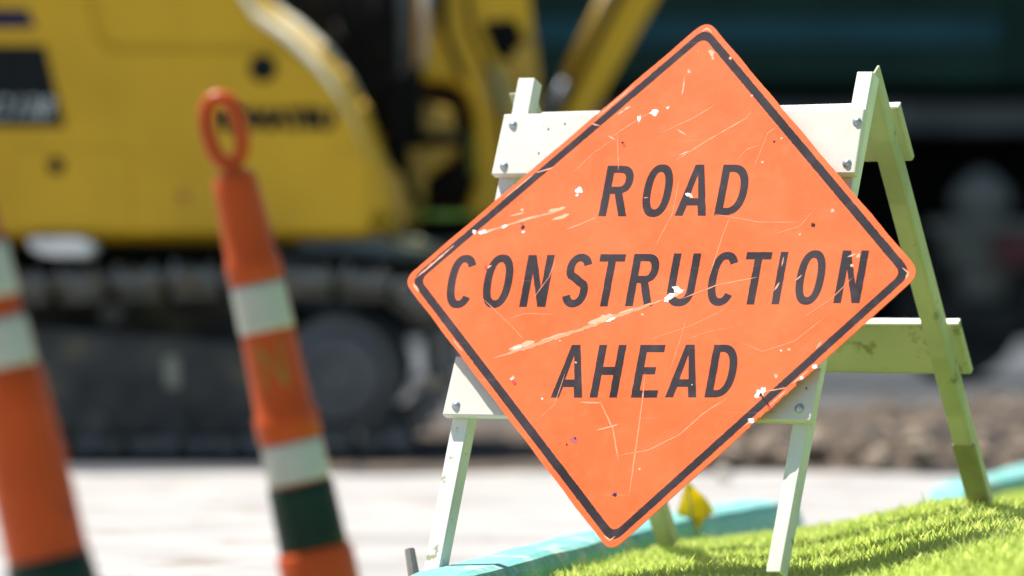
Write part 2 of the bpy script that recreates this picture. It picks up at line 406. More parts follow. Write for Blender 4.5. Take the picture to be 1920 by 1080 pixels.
def inset(q, d):
    out = []; k = len(q)
    for i in range(k):
        p = Vector(q[i]); a = (p-Vector(q[i-1])).normalized(); b = (Vector(q[(i+1) % k])-p).normalized()
        na = Vector((a.y, -a.x)); nb_ = Vector((b.y, -b.x))
        t = (na+nb_); t = t/t.dot(na); out.append(p+t*d)
    return [tuple(p) for p in out]
outer = rounded(cor, .036, 8)
# rough, chipped lower-right edge
q = []
for i, p in enumerate(outer):
    q.append(p); n_ = outer[(i+1) % len(outer)]
    if (Vector(n_)-Vector(p)).length > .5:
        a, b = Vector(p), Vector(n_); d = (b-a); nn = Vector((d.y, -d.x)).normalized()
        rough = abs(a.x) > .3 and a.x > 0 and a.y < .1
        m_ = 130
        for k in range(1, m_):
            t = k/m_; w_ = 0
            if rough:
                env = math.exp(-((t-.48)/.13)**2)
                w_ = random.uniform(-.0022, .0022)*env + .0012*math.sin(t*90)*env
                if .375 < t < .392: w_ += .009*(1-abs(t-.383)/.009)
                if .52 < t < .55: w_ += .003
            else: w_ = .0006*math.sin(t*37)+random.uniform(-.0003, .0003)
            q.append(tuple(a+d*t+nn*w_))
sobj('panel', [q], 0.0, .0024, M['sheet'])
def wob(pl, a):
    out = []
    for i, p in enumerate(pl):
        out.append(p); n_ = pl[(i+1) % len(pl)]; d = Vector(n_)-Vector(p)
        if d.length > .3:
            nn = Vector((d.y, -d.x)).normalized()
            for k in range(1, 160): out.append(tuple(Vector(p)+d*k/160+nn*(random.uniform(-a, a) if random.random() < .35 else 0)))
    return out
bo = wob(rounded(inset(cor, .0138), .034, 8), .0009); bi = wob(rounded(inset(cor, .0332), .022, 8), .0007)
sobj('border', [bo, bi], .00130, .00008, M['ink'])
# letters: glyphs drawn as outlines in pixels of the upright letter, laid into the sign's plane
SW = 14.6
def sup(cx, cy, rx, ry, t, e=2.35):
    c, s_ = math.cos(t), math.sin(t)
    return (cx+rx*math.copysign(abs(c)**(2/e), c), cy+ry*math.copysign(abs(s_)**(2/e), s_))
def arc(cx, cy, rx, ry, a0, a1, n=26, e=2.35): return [sup(cx, cy, rx, ry, a0+(a1-a0)*i/n, e) for i in range(n+1)]
def thick(cl, w):
    L_, R_ = [], []; k = len(cl)
    for i in range(k):
        p = Vector(cl[i]); t = (Vector(cl[min(i+1, k-1)])-Vector(cl[max(i-1, 0)])).normalized(); n = Vector((t.y, -t.x))*w/2
        L_.append(tuple(p+n)); R_.append(tuple(p-n))
    return [L_+R_[::-1]]
def glyph(ch, w, h):
    s_ = SW
    if ch == 'O':
        return [arc(w/2, h/2, w/2, h/2+1.5, 0, 2*math.pi, 60)[:-1], arc(w/2, h/2, w/2-s_, h/2+1.5-s_, 0, 2*math.pi, 60)[:-1]]
    if ch == 'C':
        rx, ry = w/2-s_/2+1.5, h/2+1.5-s_/2; cx = w/2+1
        return thick(arc(cx, h/2, rx, ry, R(38), R(322), 44, 2.4), s_)
    if ch == 'S':
        rx = w/2-s_/2; top = h+1.5-s_/2; bot = -1.5+s_/2; mid = h*.515
        ry1 = (top-mid)/2; ry2 = (mid-bot)/2
        c1 = arc(w/2, mid+ry1, rx, ry1, R(18), R(215), 26, 2.1); c2 = arc(w/2, mid-ry2, rx, ry2, R(35), R(-162), 26, 2.1)
        return thick(c1+[(w/2-rx*.28, mid+3.6), (w/2, mid), (w/2+rx*.28, mid-3.6)]+c2, s_)
    if ch == 'A':
        a = w*.5; q_ = s_*.56
        return [[(0, 0), (a-q_, h), (a+q_, h), (w, 0), (w-s_*1.05, 0), (w-s_*1.05-(a-q_-s_*.0)*.19*1.05+.0, h*.20), (s_*1.05+(a-q_)*.19*1.05, h*.20), (s_*1.05, 0)],
                [(a, h*.80), (a-w*.145, h*.345), (a+w*.145, h*.345)]]
    if ch == 'N':
        return [[(0, 0), (0, h), (s_*1.05, h), (w-s_, h*.36), (w-s_, h), (w, h), (w, 0), (w-s_*1.05, 0), (s_, h*.64), (s_, 0)]]
    if ch == 'H':
        return [[(0, 0), (0, h), (s_, h), (s_, h*.585), (w-s_, h*.585), (w-s_, h), (w, h), (w, 0), (w-s_, 0), (w-s_, h*.43), (s_, h*.43), (s_, 0)]]
    if ch == 'E':
        t = s_*.95
        return [[(0, 0), (0, h), (w*.96, h), (w*.96, h-t), (s_, h-t), (s_, h*.58), (w*.76, h*.58), (w*.76, h*.58-t), (s_, h*.58-t), (s_, t), (w, t), (w, 0)]]
    if ch == 'T':
        t = s_*.95
        return [[(w/2-s_/2, 0), (w/2-s_/2, h-t), (0, h-t), (0, h), (w, h), (w, h-t), (w/2+s_/2, h-t), (w/2+s_/2, 0)]]
    if ch == 'I': return [[(0, 0), (0, h), (w, h), (w, 0)]]
    if ch == 'U':
        ry = h*.34
        o_ = [(0, h), (s_, h)]+arc(w/2, ry-1.5+1.5, w/2-s_, ry-s_+1.5, math.pi, 2*math.pi, 22)+[(w-s_, h), (w, h)]+arc(w/2, ry, w/2, ry+1.5, 2*math.pi, math.pi, 26)
        return [o_]
    if ch == 'D':
        rx = w*.62; t = s_*.95
        o_ = [(0, 0), (0, h)]+arc(w-rx, h/2, rx, h/2, R(90), R(-90), 30, 2.3)
        i_ = [(s_, t), (s_, h-t)]+arc(w-rx, h/2, rx-s_, h/2-t, R(90), R(-90), 30, 2.3)
        return [o_, i_]
    if ch == 'R':
        t = s_*.95; mid = h*.44; cy = (h+mid)/2; ry = (h-mid)/2; rx = w*.45
        o_ = [(0, 0), (0, h)]+arc(w-rx, cy, rx, ry, R(90), R(-50), 20, 2.2)+[(w*.70, mid+1.5), (w, 0), (w-s_*1.08, 0), (w*.70-s_*.98, mid), (s_, mid), (s_, 0)]
        i_ = [(s_, mid+t), (s_, h-t)]+arc(w-rx, cy, rx-s_, ry-t, R(90), R(-90), 16, 2.2)
        return [o_, i_]
# (char, base-left x, base-right x, base y, top y)
ROAD = [('R', 1122, 1175, 406, 311), ('O', 1198, 1251, 406, 310), ('A', 1265, 1324, 405, 309), ('D', 1339, 1393, 404, 309)]
CONS = [('C', 832, 880, 577, 479.5), ('O', 899, 952, 576.5, 479), ('N', 973.5, 1023, 576, 478.5), ('S', 1050, 1097, 575.5, 477.5), ('T', 1108.5, 1156.5, 575, 477), ('R', 1172, 1223, 574.5, 476.5),
        ('U', 1246, 1297.5, 573.5, 475.5), ('C', 1321, 1371, 572.5, 474), ('T', 1383, 1431, 571.5, 473), ('I', 1446.4, 1460.8, 571, 472.5), ('O', 1485, 1537, 570.5, 471), ('N', 1562.5, 1612, 569, 470)]
AHEAD = [('A', 1033, 1092, 746, 647), ('H', 1106, 1157, 746, 647), ('E', 1183, 1232, 746, 647), ('A', 1247, 1306, 745.6, 646.5), ('D', 1321, 1372, 745.6, 646.5)]
def lay(word, nm, SH=.19):
    polys = []
    for ch, x0, x1, yb, yt in word:
        hh = yb-yt
        for pl in glyph(ch, x1-x0, hh):
            dp = []
            for i, p in enumerate(pl):    # densify so that edges can be slightly worn
                n_ = pl[(i+1) % len(pl)]; d = math.dist(p, n_); kk = max(1, int(d/7))
                for j in range(kk):
                    t = j/kk; jx = random.uniform(-.45, .45) if (j and random.random() < .5) else 0
                    dp.append((p[0]+(n_[0]-p[0])*t+jx, p[1]+(n_[1]-p[1])*t+(jx*.5 if j else 0)))
            polys.append([loc2(x0+p[0]+SH*p[1], yb-p[1]) for p in dp])
    o = sobj(nm, polys, .00130, .00008, M['ink'])
    return o
l1 = lay(ROAD, 'lettering', .192); l2 = lay(CONS, 'lettering', .185); l3 = lay(AHEAD, 'lettering', .186)
l1['label'] = 'black word ROAD'; l2['label'] = 'black word CONSTRUCTION'; l3['label'] = 'black word AHEAD'
# scratches, chips, holes and one painted shadow streak
def ribbon(pts, w):
    cl = [Vector(p) for p in pts]; cc = []
    for i in range(len(cl)-1):
        n = max(2, int((cl[i+1]-cl[i]).length/6))
        for j in range(n): cc.append(cl[i].lerp(cl[i+1], j/n))
    cc.append(cl[-1]); k = len(cc); L_, R_ = [], []
    for i, p in enumerate(cc):
        t = (cc[min(i+1, k-1)]-cc[max(i-1, 0)]).normalized(); n = Vector((t.y, -t.x))
        tap = min(1, min(i, k-1-i)/max(1, k*.18)+.15)
        L_.append(p+n*w/2*tap*random.uniform(.5, 1.3)); R_.append(p-n*w/2*tap*random.uniform(.5, 1.3))
    return [loc2(*p) for p in L_+R_[::-1]]
def blob(x, y, r, n=11, ex=1, rot=0):
    out = []
    for i in range(n):
        a = 2*math.pi*i/n; rr = r*random.uniform(.55, 1.25)
        px, py = rr*ex*math.cos(a), rr*math.sin(a)
        out.append(loc2(x+px*math.cos(rot)-py*math.sin(rot), y+px*math.sin(rot)+py*math.cos(rot)))
    return out
faint = [ribbon(p, w) for p, w in (
    ([(900, 440), (960, 420), (1062, 392)], 4), ([(1060, 432), (1090, 420), (1122, 407)], 2.6), ([(926, 672), (1000, 648), (1085, 620), (1170, 588), (1252, 560)], 7),
    ([(1262, 305), (1330, 262), (1400, 222), (1412, 205)], 2.4), ([(1180, 930), (1190, 860), (1204, 760), (1210, 700)], 2.6), ([(1150, 856), (1215, 845), (1275, 815), (1320, 775), (1372, 742)], 2.2),
    ([(1125, 752), (1150, 805), (1160, 865)], 2.6), ([(1120, 807), (1162, 795)], 2.2), ([(1088, 755), (1128, 756)], 3), ([(1340, 402), (1425, 417), (1500, 417)], 1.6),
    ([(1450, 440), (1500, 425), (1530, 390)], 1.2), ([(1330, 520), (1356, 440), (1372, 400)], 1.5), ([(1385, 640), (1430, 660), (1490, 640), (1552, 592)], 1.5),
    ([(1278, 180), (1285, 140)], 2), ([(1240, 250), (1300, 222), (1345, 195)], 1.8), ([(1140, 262), (1180, 235), (1230, 205)], 1.6), ([(1070, 330), (1110, 290), (1150, 262)], 1.2),
    ([(1160, 320), (1158, 245)], 1.4), ([(1000, 560), (1030, 520), (1045, 480)], 1.2), ([(1280, 560), (1345, 535), (1420, 520)], 2), ([(1255, 700), (1275, 640), (1290, 590)], 1.2),
    ([(950, 600), (985, 588), (1040, 590)], 1.3), ([(1210, 640), (1300, 610), (1370, 575)], 1.2), ([(1412, 320), (1440, 250), (1462, 235)], 1.2), ([(1005, 790), (1040, 760), (1060, 700)], 1.2),
    ([(1225, 470), (1262, 400), (1275, 330)], 1.2), ([(1500, 600), (1560, 560), (1600, 520)], 1.3), ([(905, 560), (960, 612), (985, 640)], 1.3), ([(1382, 300), (1402, 280), (1428, 272)], 1.4),
    ([(1280, 640), (1330, 622), (1385, 612)], 1.1))]
for p_ in faint: sobj('scratch', [p_], .00144, .00004, M['scratchfaint'])
mid_ = [ribbon(p, w) for p, w in (
    ([(902, 438), (930, 429)], 5), ([(941, 428), (958, 421)], 4), ([(968, 417), (1010, 404)], 3.4), ([(1028, 397), (1062, 389)], 5.5), ([(1036, 413), (1068, 402)], 6.5),
    ([(955, 656), (1003, 641)], 10), ([(1012, 640), (1062, 624)], 3), ([(1103, 607), (1150, 591)], 11), ([(1160, 588), (1190, 578)], 3.5),
    ([(1245, 565), (1285, 543)], 8), ([(1272, 292), (1292, 284)], 2.5), ([(1170, 208), (1183, 200)], 5), ([(1158, 216), (1172, 207)], 4), ([(1198, 232), (1202, 215)], 4.5),
    ([(1432, 735), (1478, 727)], 1.6), ([(1118, 808), (1160, 797)], 1.6), ([(1284, 152), (1280, 178)], 2), ([(1270, 243), (1288, 254)], 3), ([(1140, 255), (1155, 263)], 2.5),
    ([(1590, 482), (1606, 476)], 4), ([(1452, 545), (1462, 530)], 3), ([(1470, 482), (1466, 500)], 2.2), ([(1490, 528), (1504, 516)], 2), ([(910, 505), (922, 498)], 5),
    ([(1005, 325), (1040, 314)], 2), ([(1108, 232), (1125, 236)], 2.6), ([(1206, 372), (1216, 371)], 1.6), ([(955, 406), (985, 399)], 2.5), ([(1530, 655), (1542, 640)], 3.5))]
mid_ += [ribbon(p, w) for p, w in (([(780, 522), (806, 500), (852, 460)], 3), ([(775, 532), (786, 548)], 5), ([(946, 372), (1000, 328)], 2), ([(1118, 222), (1190, 160)], 2.2), ([(1316, 60), (1326, 53), (1336, 62)], 3), ([(1692, 502), (1704, 512), (1698, 524)], 3.5), ([(1132, 1004), (1144, 1014), (1154, 1006)], 3), ([(1440, 764), (1478, 730)], 2.4), ([(1486, 720), (1518, 694)], 2.6), ([(1394, 802), (1414, 784)], 2), ([(850, 636), (868, 660)], 2))]
mid_ += [blob(x, y, r) for x, y, r in ((1335, 100, 6), (1337, 110, 3), (1292, 135, 3.5), (1253, 202, 3), (1017, 748, 2.6), (962, 708, 4), (1466, 260, 2.6), (1430, 305, 3), (1500, 440, 2.4),
    (1562, 395, 4), (1205, 590, 2.6), (980, 394, 3), (1410, 180, 2.4), (1370, 110, 3), (1480, 655, 3), (1455, 706, 4), (1320, 1000, 1), (1200, 880, 2.5), (1080, 680, 2), (1050, 640, 2.2), (1610, 480, 4), (1598, 498, 3))]
for p_ in mid_: sobj('chip', [p_], .00152, .00004, M['scratch'])
wh = [blob(1087, 358, 6, ex=1.2, rot=-.5), blob(1083, 366, 3), blob(1227, 212, 6, ex=1.6, rot=-.3), blob(1199, 222, 3, ex=1.8, rot=1.5), blob(906, 436, 4, ex=2, rot=-.3), blob(946, 425, 3.4, ex=1.5, rot=-.3),
      blob(982, 435, 3), blob(1256, 556, 6, ex=1.7, rot=-.5), blob(1250, 563, 4), blob(1270, 543, 6, ex=1.6, rot=.6), blob(1292, 366, 3.4, ex=2.2, rot=.55), blob(1425, 737, 8), blob(1432, 731, 5), blob(1419, 742, 5),
      blob(1503, 709, 4), blob(1528, 688, 4.5, ex=1.4, rot=-.6), blob(1409, 789, 4.5, ex=1.3), blob(1017, 748, 2), blob(960, 711, 2.4), blob(890, 435, 4), blob(1145, 600, 3, ex=3, rot=-.35), blob(970, 652, 3, ex=3, rot=-.3), blob(1252, 203, 2),
      blob(1298, 722, 1.2), blob(1465, 658, 2)]
for p_ in wh: sobj('bare_spot', [p_], .00160, .00004, M['chip'])
hl = [blob(981, 427, 4, 9), blob(1525, 422, 4.6, 12), blob(1452, 266, 2, 8), blob(1168, 268, 2.2, 8), blob(1153, 928, 3.4, 9), blob(1079, 822, 2.2, 8), blob(1063, 834, 1.8, 8), blob(1427, 741, 3.6, 9), ribbon([(1427, 742), (1436, 753), (1443, 763)], 4.5)]  # last ribbon paints the cast shadow of the peeled bit
for p_ in hl: sobj('hole_and_shadow', [p_], .00176, .00004, M['hole_and_shadow'])
rd = [blob(1170, 271, 4), blob(965, 718, 4, ex=1.3, rot=1), blob(979, 420, 3), blob(1443, 764, 4), blob(912, 502, 4)]
for p_ in rd: sobj('scuff', [p_], .00168, .00004, M['reddot'])
for p_ in (blob(1076, 826, 7), blob(1050, 830, 3), blob(1153, 927, 6)): sobj('grime_spot', [p_], .00138, .00004, M['purple'])

# ------------------------------------------------------------------ barricade
bar = thing('barricade', (.35, 7.9, .09), 'white A-frame barricade with rear frame coloured olive for grass bounce, carrying the diamond sign', 'barricade')
def fprism(name, pts, off, th, m, parent=bar, bev=.003):
    bm = B(); f = [PF(x_, y_, off) for x_, y_ in pts]
    prism(bm, f, [p-N_*th for p in f], bev)
    return obj(name, bm, m, parent)
upper = fprism('board', [(945, 214), (1621, 203), (1603, 325), (921, 327)], -.026, .022, M['board'])
lower = fprism('board', [(854, 668), (1541, 690), (1519, 789), (829, 778)], -.026, .022, M['board'])
# front legs: L-shaped channels (front flange and a side flange)
def fleg(top, bot, wt, wb, side=1):
    bm = B()
    f = [PF(top[0], top[1], -.051), PF(top[0]+wt, top[1], -.051), PF(bot[0]+wb, bot[1], -.051), PF(bot[0], bot[1], -.051)]
    prism(bm, f, [p-N_*.006 for p in f], .0015, 1)
    a, b = (f[1], f[2]) if side > 0 else (f[0], f[3])
    prism(bm, [a-N_*.0065-U_*.006*side, a-N_*.0065, b-N_*.0065, b-N_*.0065-U_*.006*side], [a-N_*.040-U_*.006*side, a-N_*.040, b-N_*.040, b-N_*.040-U_*.006*side], .001, 1)
    return obj('leg', bm, M['leg'], bar)
fleg((972, 146), (792, 1078), 31, 29, 1)
fleg((1607, 134), (1436, 1072), 30, 27, 1)
# rear frame: white plastic, its olive colour paints in the grass bounce
T2 = R(35); W_ = Vector((math.sin(T2)*math.sin(A0), math.sin(T2)*math.cos(A0), -math.cos(T2)))
NR = U_.cross(W_).normalized(); NR = NR if NR.y < 0 else -NR      # faces the camera side, downwards
HR = PF(1640, 140, -.07)
def rp(s_, d, o_=0.0): return HR + U_*s_ + W_*d + NR*o_
def rprism(name, s0, s1, d0, d1, o_, th, m, bev=.003, slant=0):
    bm = B(); f = [rp(s0, d0, o_), rp(s1, d0, o_), rp(s1+slant, d1, o_), rp(s0-slant, d1, o_)]
    prism(bm, f, [p-NR*th for p in f], bev); return obj(name, bm, m, bar)
for s0, LL in ((-.05, 1.26), (-.96, 1.42)):
    bm = B()
    f = [rp(s0, .02), rp(s0+.048, .02), rp(s0+.048, LL), rp(s0, LL)]
    prism(bm, f, [p-NR*.006 for p in f], .0015, 1)
    f = [rp(s0+.042, 0, -.0065), rp(s0+.048, 0, -.0065), rp(s0+.048, LL, -.0065), rp(s0+.042, LL, -.0065)]
    prism(bm, f, [p-NR*.035 for p in f], .001, 1)
    obj('leg', bm, M['bounce_green'], bar)
rprism('muddy_foot', -.054, .004, 1.06, 1.262, .0015, .010, mat('muddy_plastic', (.29, .29, .14), .8, var=.3))
rb1 = rprism('board', -.95, .012, .125, .268, -.0505, .02, M['bounce_green'])
rb2 = rprism('board', -.95, .020, .738, .882, -.0505, .02, M['bounce_green'])
for d, rb, e in ((.118, rb1, .012), (.731, rb2, .020)):
    rprism('painted_lit_edge', -.95, e, d, d+.006, -.0500, .021, M['lit_edge'], .001).parent = rb
def bolt(px, py, r=.0085, off=-.026, m='bolt'):
    bm = B(); c = PF(px, py, off); pr = [(r*1.25, 0), (r*1.25, .0018), (r, .0022), (r*.85, .005), (r*.4, .0068), (0.0004, .007)]
    rings = []
    for rr, h_ in pr: rings.append([bm.verts.new(c+U_*rr*math.cos(a)+V_*rr*math.sin(a)+N_*h_) for a in np.linspace(0, 2*math.pi, 14, endpoint=False)])
    for i in range(len(rings)-1):
        for j in range(14): bm.faces.new((rings[i][j], rings[i][(j+1) % 14], rings[i+1][(j+1) % 14], rings[i+1][j]))
    bm.faces.new(rings[-1]); bmesh.ops.recalc_face_normals(bm, faces=bm.faces)
    obj('bolt', bm, M[m], bar, smooth=True)
for p in ((962, 234), (945, 311), (1607, 228), (1588, 306), (855, 760), (1499, 766)): bolt(*p)
for p in ((1028, 242), (1059, 232), (1512, 728), (1010, 287)):   # little nail holes
    bm = B(); c = PF(p[0], p[1], -.0255)
    bm.faces.new([bm.verts.new(c+U_*.0022*math.cos(a)+V_*.0032*math.sin(a)) for a in np.linspace(0, 2*math.pi, 8, endpoint=False)])
    obj('nail_hole', bm, M['hole_and_shadow'], bar)
# small dirty stake at left foot, yellow flag by rear leg
bm = B(); p0 = at(786, 1090, 8.0); p0.z = 0.0; p1 = at(768, 1030, 8.05)
tube(bm, [p0-Vector((0, 0, .02)), p0.lerp(p1, .5), p1], [.013, .014, .012], 8)
tag(obj('wooden_stake', bm, M['stake'], origin=p0), 'short weathered grey stake beside the left front leg of the barricade', 'stake')
fl = thing('marker_flag', ground_at(1305, 1010, .06), 'small yellow marker flag on a wire by the turquoise kerb', 'flag')
Yf = ORG[fl.name].y
bm = B(); tube(bm, [ORG[fl.name], at(1300, 985, Yf), at(1288, 896, Yf)], .0022, 6); obj('wire', bm, M['stake'], fl)
bm = B(); fp = [(1287, 898), (1303, 915), (1322, 932), (1340, 958), (1322, 975), (1306, 1000), (1292, 992), (1276, 990), (1270, 960), (1280, 925)]
f = [at(a, b, Yf)+Vector((0, .015*math.sin(a*.12), 0)) for a, b in fp]; prism(bm, f, [p+Vector((0, .0012, 0)) for p in f]); bmesh.ops.triangulate(bm, faces=bm.faces)
obj('flag_sheet', bm, M['flag'], fl)

# ------------------------------------------------------------------ delineators
def delineator(loc, lean, prof, bands, label, top_loop=True, mark=None, rise=0.0):
    root = thing('delineator_post', loc, label, 'delineator', 'leaning orange delineator posts'); O = Vector(loc)
    def part(nm, bm, m, par=root, smooth=True):
        bmesh.ops.translate(bm, verts=bm.verts, vec=O); return obj(nm, bm, m, par, smooth=smooth)
    def rad(z_): return float(np.interp(z_, [a for _, a in prof], [r for r, _ in prof]))
    part('body', lathe(B(), prof, n=40), M['orange_plastic'])
    for z0, z1, m in bands:
        zs = np.linspace(z0, z1, 8)
        pr = [(rad(z0)-.001, z0)]+[(rad(q_)+.0018, q_) for q_ in zs]+[(rad(z1)-.001, z1)]
        bm = lathe(B(), pr, n=40); part('reflective_band' if m == 'band' else 'sleeve', bm, M[m])
    H_ = prof[-1][1]
    bm = B()
    q_ = []
    for i in range(28):
        a = 2*math.pi*i/28; q_.append(Vector((0.0275*math.copysign(abs(math.sin(a))**.8, math.sin(a)), 0, H_+.070-.055*math.copysign(abs(math.cos(a))**.9, math.cos(a)))))
    tube(bm, q_, .0138, 12, closed=True)
    lathe(bm, [(.020, H_-.012), (.016, H_+.004), (.014, H_+.014), (.016, H_+.02)], n=20)
    part('handle', bm, M['orange_plastic'])
    bm = B(); lathe(bm, [(.205, -.0), (.205, .028), (.19, .04), (.11, .052), (.085, .075), (.075, .078)], n=8)
    bs = part('base', bm, M['rubber'], smooth=False)
    bs.rotation_euler = (0, -lean, 0)     # base lies flat while the post leans
    if mark:
        z0, z1 = mark; rr = rad((z0+z1)/2)+.0015
        cu = bpy.data.curves.new('mark', 'FONT'); cu.body = 'N'; cu.size = .115; cu.extrude = .001; cu.align_x = 'CENTER'
        t = bpy.data.objects.new('t', cu); col.objects.link(t); bpy.context.view_layer.update()
        me = bpy.data.meshes.new_from_object(t.evaluated_get(bpy.context.evaluated_depsgraph_get())); bpy.data.objects.remove(t)
        for v_ in me.vertices:
            x_, y_, z_ = v_.co; x_ *= .55; a = x_/rr
            v_.co = (math.sin(a)*(rr+.0015+z_), -math.cos(a)*(rr+.0015+z_), z0+y_)
        me.materials.append(M['ochre']); o_ = bpy.data.objects.new('mark', me); col.objects.link(o_); o_.parent = root
    root.rotation_euler = (0, lean, 0); return root
D2 = 5.7; k2 = 1123*math.cos(R(12))/1.0
def zz(py): return (1377-py)/1123/math.cos(R(12.1))
prof = [(.067, .02), (.065, zz(1040)), (.062, zz(1030)), (.0560, zz(1028)), (.0550, zz(960)), (.0535, zz(908)), (.0520, zz(903)), (.0500, zz(828)), (.0545, zz(820)), (.0540, zz(777)), (.0485, zz(768)), (.0470, zz(700)), (.0455, zz(632)), (.0448, zz(622)), (.0435, zz(532)), (.0472, zz(524)), (.0468, zz(490)), (.0425, zz(478)),
        (.0410, zz(420)), (.0385, zz(365)), (.0372, zz(340)), (.034, zz(330)), (.022, zz(322))]
gx = (663-960)*D2/F
delineator((gx, D2, .0), R(-12.1), prof, [(zz(621), zz(533), 'band'), (zz(903), zz(829), 'band'), (zz(1027), zz(908), 'greenband')], 'orange and white delineator post with loop handle and dark green sleeve', mark=(zz(728), zz(640)))
D1 = 5.25; s1 = F/D1
def z1(py): return (HY+s1*HZ-py)/s1/math.cos(R(13))
prof1 = [(.074, .02), (.072, z1(1160)), (.0665, z1(1075)), (.0635, z1(1045)), (.0625, z1(860)), (.0600, z1(840)), (.058, z1(780)), (.055, z1(700)), (.0485, z1(692)), (.046, z1(600)), (.0445, z1(596)), (.044, z1(560)), (.042, z1(470)), (.039, z1(420)), (.036, z1(350)), (.034, z1(300)), (.02, z1(290))]
gx1 = (178-960)*D1/F
delineator((gx1, D1, .0), R(-12.5), prof1, [(z1(692), z1(602), 'band'), (z1(562), z1(462), 'band'), (z1(1170), z1(1045), 'greenband')], 'orange and white delineator post cut by the left edge of the photo')

# ------------------------------------------------------------------ excavator
EY = 15.45
ex = thing('excavator', (-1.9, 16.4, 0), 'yellow tracked excavator parked behind the delineator posts', 'excavator')
outl = [(-420, -160), (150, -200), (400, -120), (470, -38), (520, 22), (575, 62), (630, 112), (668, 165), (700, 232), (722, 300), (738, 380), (738, 425), (722, 447), (690, 455), (-420, 455)]
bm = B(); slab(bm, outl, EY+.035, 2.35, .13, 5)
house = obj('house', bm, M['yellow'], ex, smooth=False)
for p in house.data.polygons: p.use_smooth = p.area < .3
# proud lower skin, leaving the upper hood recessed
skin = rounded([(-400, -120), (140, -120), (178, 58), (200, 92), (540, 94), (590, 128), (632, 178), (668, 240), (690, 310), (696, 436), (-400, 440)], [0, 0, 30, 30, 8, 20, 30, 40, 20, 16, 0])
bm = B(); slab(bm, skin, EY, .05, .014, 2); obj('side_panel', bm, M['yellow'], ex)
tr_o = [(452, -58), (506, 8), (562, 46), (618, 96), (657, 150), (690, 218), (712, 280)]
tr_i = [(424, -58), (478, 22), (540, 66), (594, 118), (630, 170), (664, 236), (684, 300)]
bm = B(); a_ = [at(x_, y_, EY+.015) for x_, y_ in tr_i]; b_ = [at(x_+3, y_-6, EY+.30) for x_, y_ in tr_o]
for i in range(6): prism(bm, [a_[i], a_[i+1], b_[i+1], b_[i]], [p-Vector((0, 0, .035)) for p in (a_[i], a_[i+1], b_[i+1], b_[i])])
obj('hood_painted_highlight', bm, mat('cream_highlight_paint', (.92, .86, .66), .45), ex)  # added cream strip paints the sun highlight along the hood edge
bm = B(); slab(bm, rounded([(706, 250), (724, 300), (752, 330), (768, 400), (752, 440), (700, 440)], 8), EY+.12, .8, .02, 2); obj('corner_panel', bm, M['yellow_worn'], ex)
bm = B(); slab(bm, rounded([(18, 278), (242, 278), (246, 428), (18, 428)], 14), EY-.012, .02, .006, 2); door = obj('access_door', bm, M['yellow'], ex)
lathe_c = at(105, 311, EY-.02)
bm = B(); lathe(bm, [(.038, .012), (.038, 0), (.03, -.006), (.012, -.008)], c=lathe_c, axis='Y', n=20); obj('latch', bm, M['decal'], door)
bm = B(); lathe(bm, [(.062, .02), (.062, -.01), (.055, -.018), (.03, -.018), (.02, -.010)], c=at(493, 128, EY), axis='Y', n=24); obj('filler_cap', bm, M['decal'], ex)
bm = B(); lathe(bm, [(.022, .006), (.022, -.003), (.015, -.005)], c=at(343, 370, EY), axis='Y', n=16); obj('reflector', bm, mat('faded_red_reflector', (.42, .07, .03), .4), ex)
bm = B(); slab(bm, [(-260, 85), (84, 85), (122, 238), (-260, 240)], EY-.003, .004); dec = obj('decal', bm, M['decal'], ex)
bm = B(); slab(bm, [(-260, 18), (52, 18), (68, 52), (-260, 52)], EY-.003, .004); obj('stripe', bm, M['navy'], ex)
def text(body, px, py, hpx, Y, m, name, parent, xs=1.0, shear=0.0, align='LEFT', bold=0.0):
    cu = bpy.data.curves.new(name, 'FONT'); cu.body = body; cu.size = hpx/F*Y/.70; cu.extrude = .002; cu.shear = shear; cu.align_x = align; cu.offset = bold
    t = bpy.data.objects.new('t', cu); col.objects.link(t); bpy.context.view_layer.update()
    me = bpy.data.meshes.new_from_object(t.evaluated_get(bpy.context.evaluated_depsgraph_get())); bpy.data.objects.remove(t)
    c = at(px, py, Y)-ORG[parent.name]
    for v_ in me.vertices: x_, y_, z_ = v_.co; v_.co = (c.x+x_*xs, c.y-z_, c.z+y_)
    me.materials.clear(); me.materials.append(m); me.name = name
    o_ = bpy.data.objects.new(name, me); col.objects.link(o_); o_.parent = parent; return o_
text('KOMATSU', 398, 240, 35, EY-.004, M['decal'], 'lettering', ex, xs=.98, bold=.010)
text('PC138', 96, 220, 38, EY-.007, M['greytext'], 'lettering', dec, xs=1.0, shear=.25, align='RIGHT', bold=.003)
# cab with dark glass, hoses, uprights
bm = B(); slab(bm, rounded([(440, -420), (790, -420), (775, 150), (752, 330), (700, 330), (640, 190), (560, 70), (440, -10)], 10), EY+.9, 1.3, .03, 2); cab = obj('cab', bm, M['black_gloss'], ex)
bm = B(); slab(bm, rounded([(738, -420), (782, -420), (772, 130), (748, 130)], 4), EY+.82, .07, .012, 2); obj('cab_pillar', bm, M['bluegrey'], ex)
bm = B(); bmesh.ops.create_icosphere(bm, subdivisions=3, radius=.055)
for v_ in bm.verts: v_.co = Vector((v_.co.x*.9, v_.co.y*.4, v_.co.z*1.2))+at(638, 66, EY+.8)
obj('mirror', bm, M['palegrey'], ex, smooth=True)
for path in ([(560, -60), (620, 60), (690, 170), (735, 250), (745, 330)], [(600, -60), (655, 70), (710, 190), (752, 260), (760, 340)], [(650, -60), (700, 60), (735, 190), (790, 262), (880, 262)], [(700, -60), (722, 90), (742, 210), (750, 330), (780, 380)]):
    bm = B(); tube(bm, [at(a, b, EY+.30+.05*i) for i, (a, b) in enumerate(path)], .03, 10); obj('hose', bm, M['black'], ex, smooth=True)
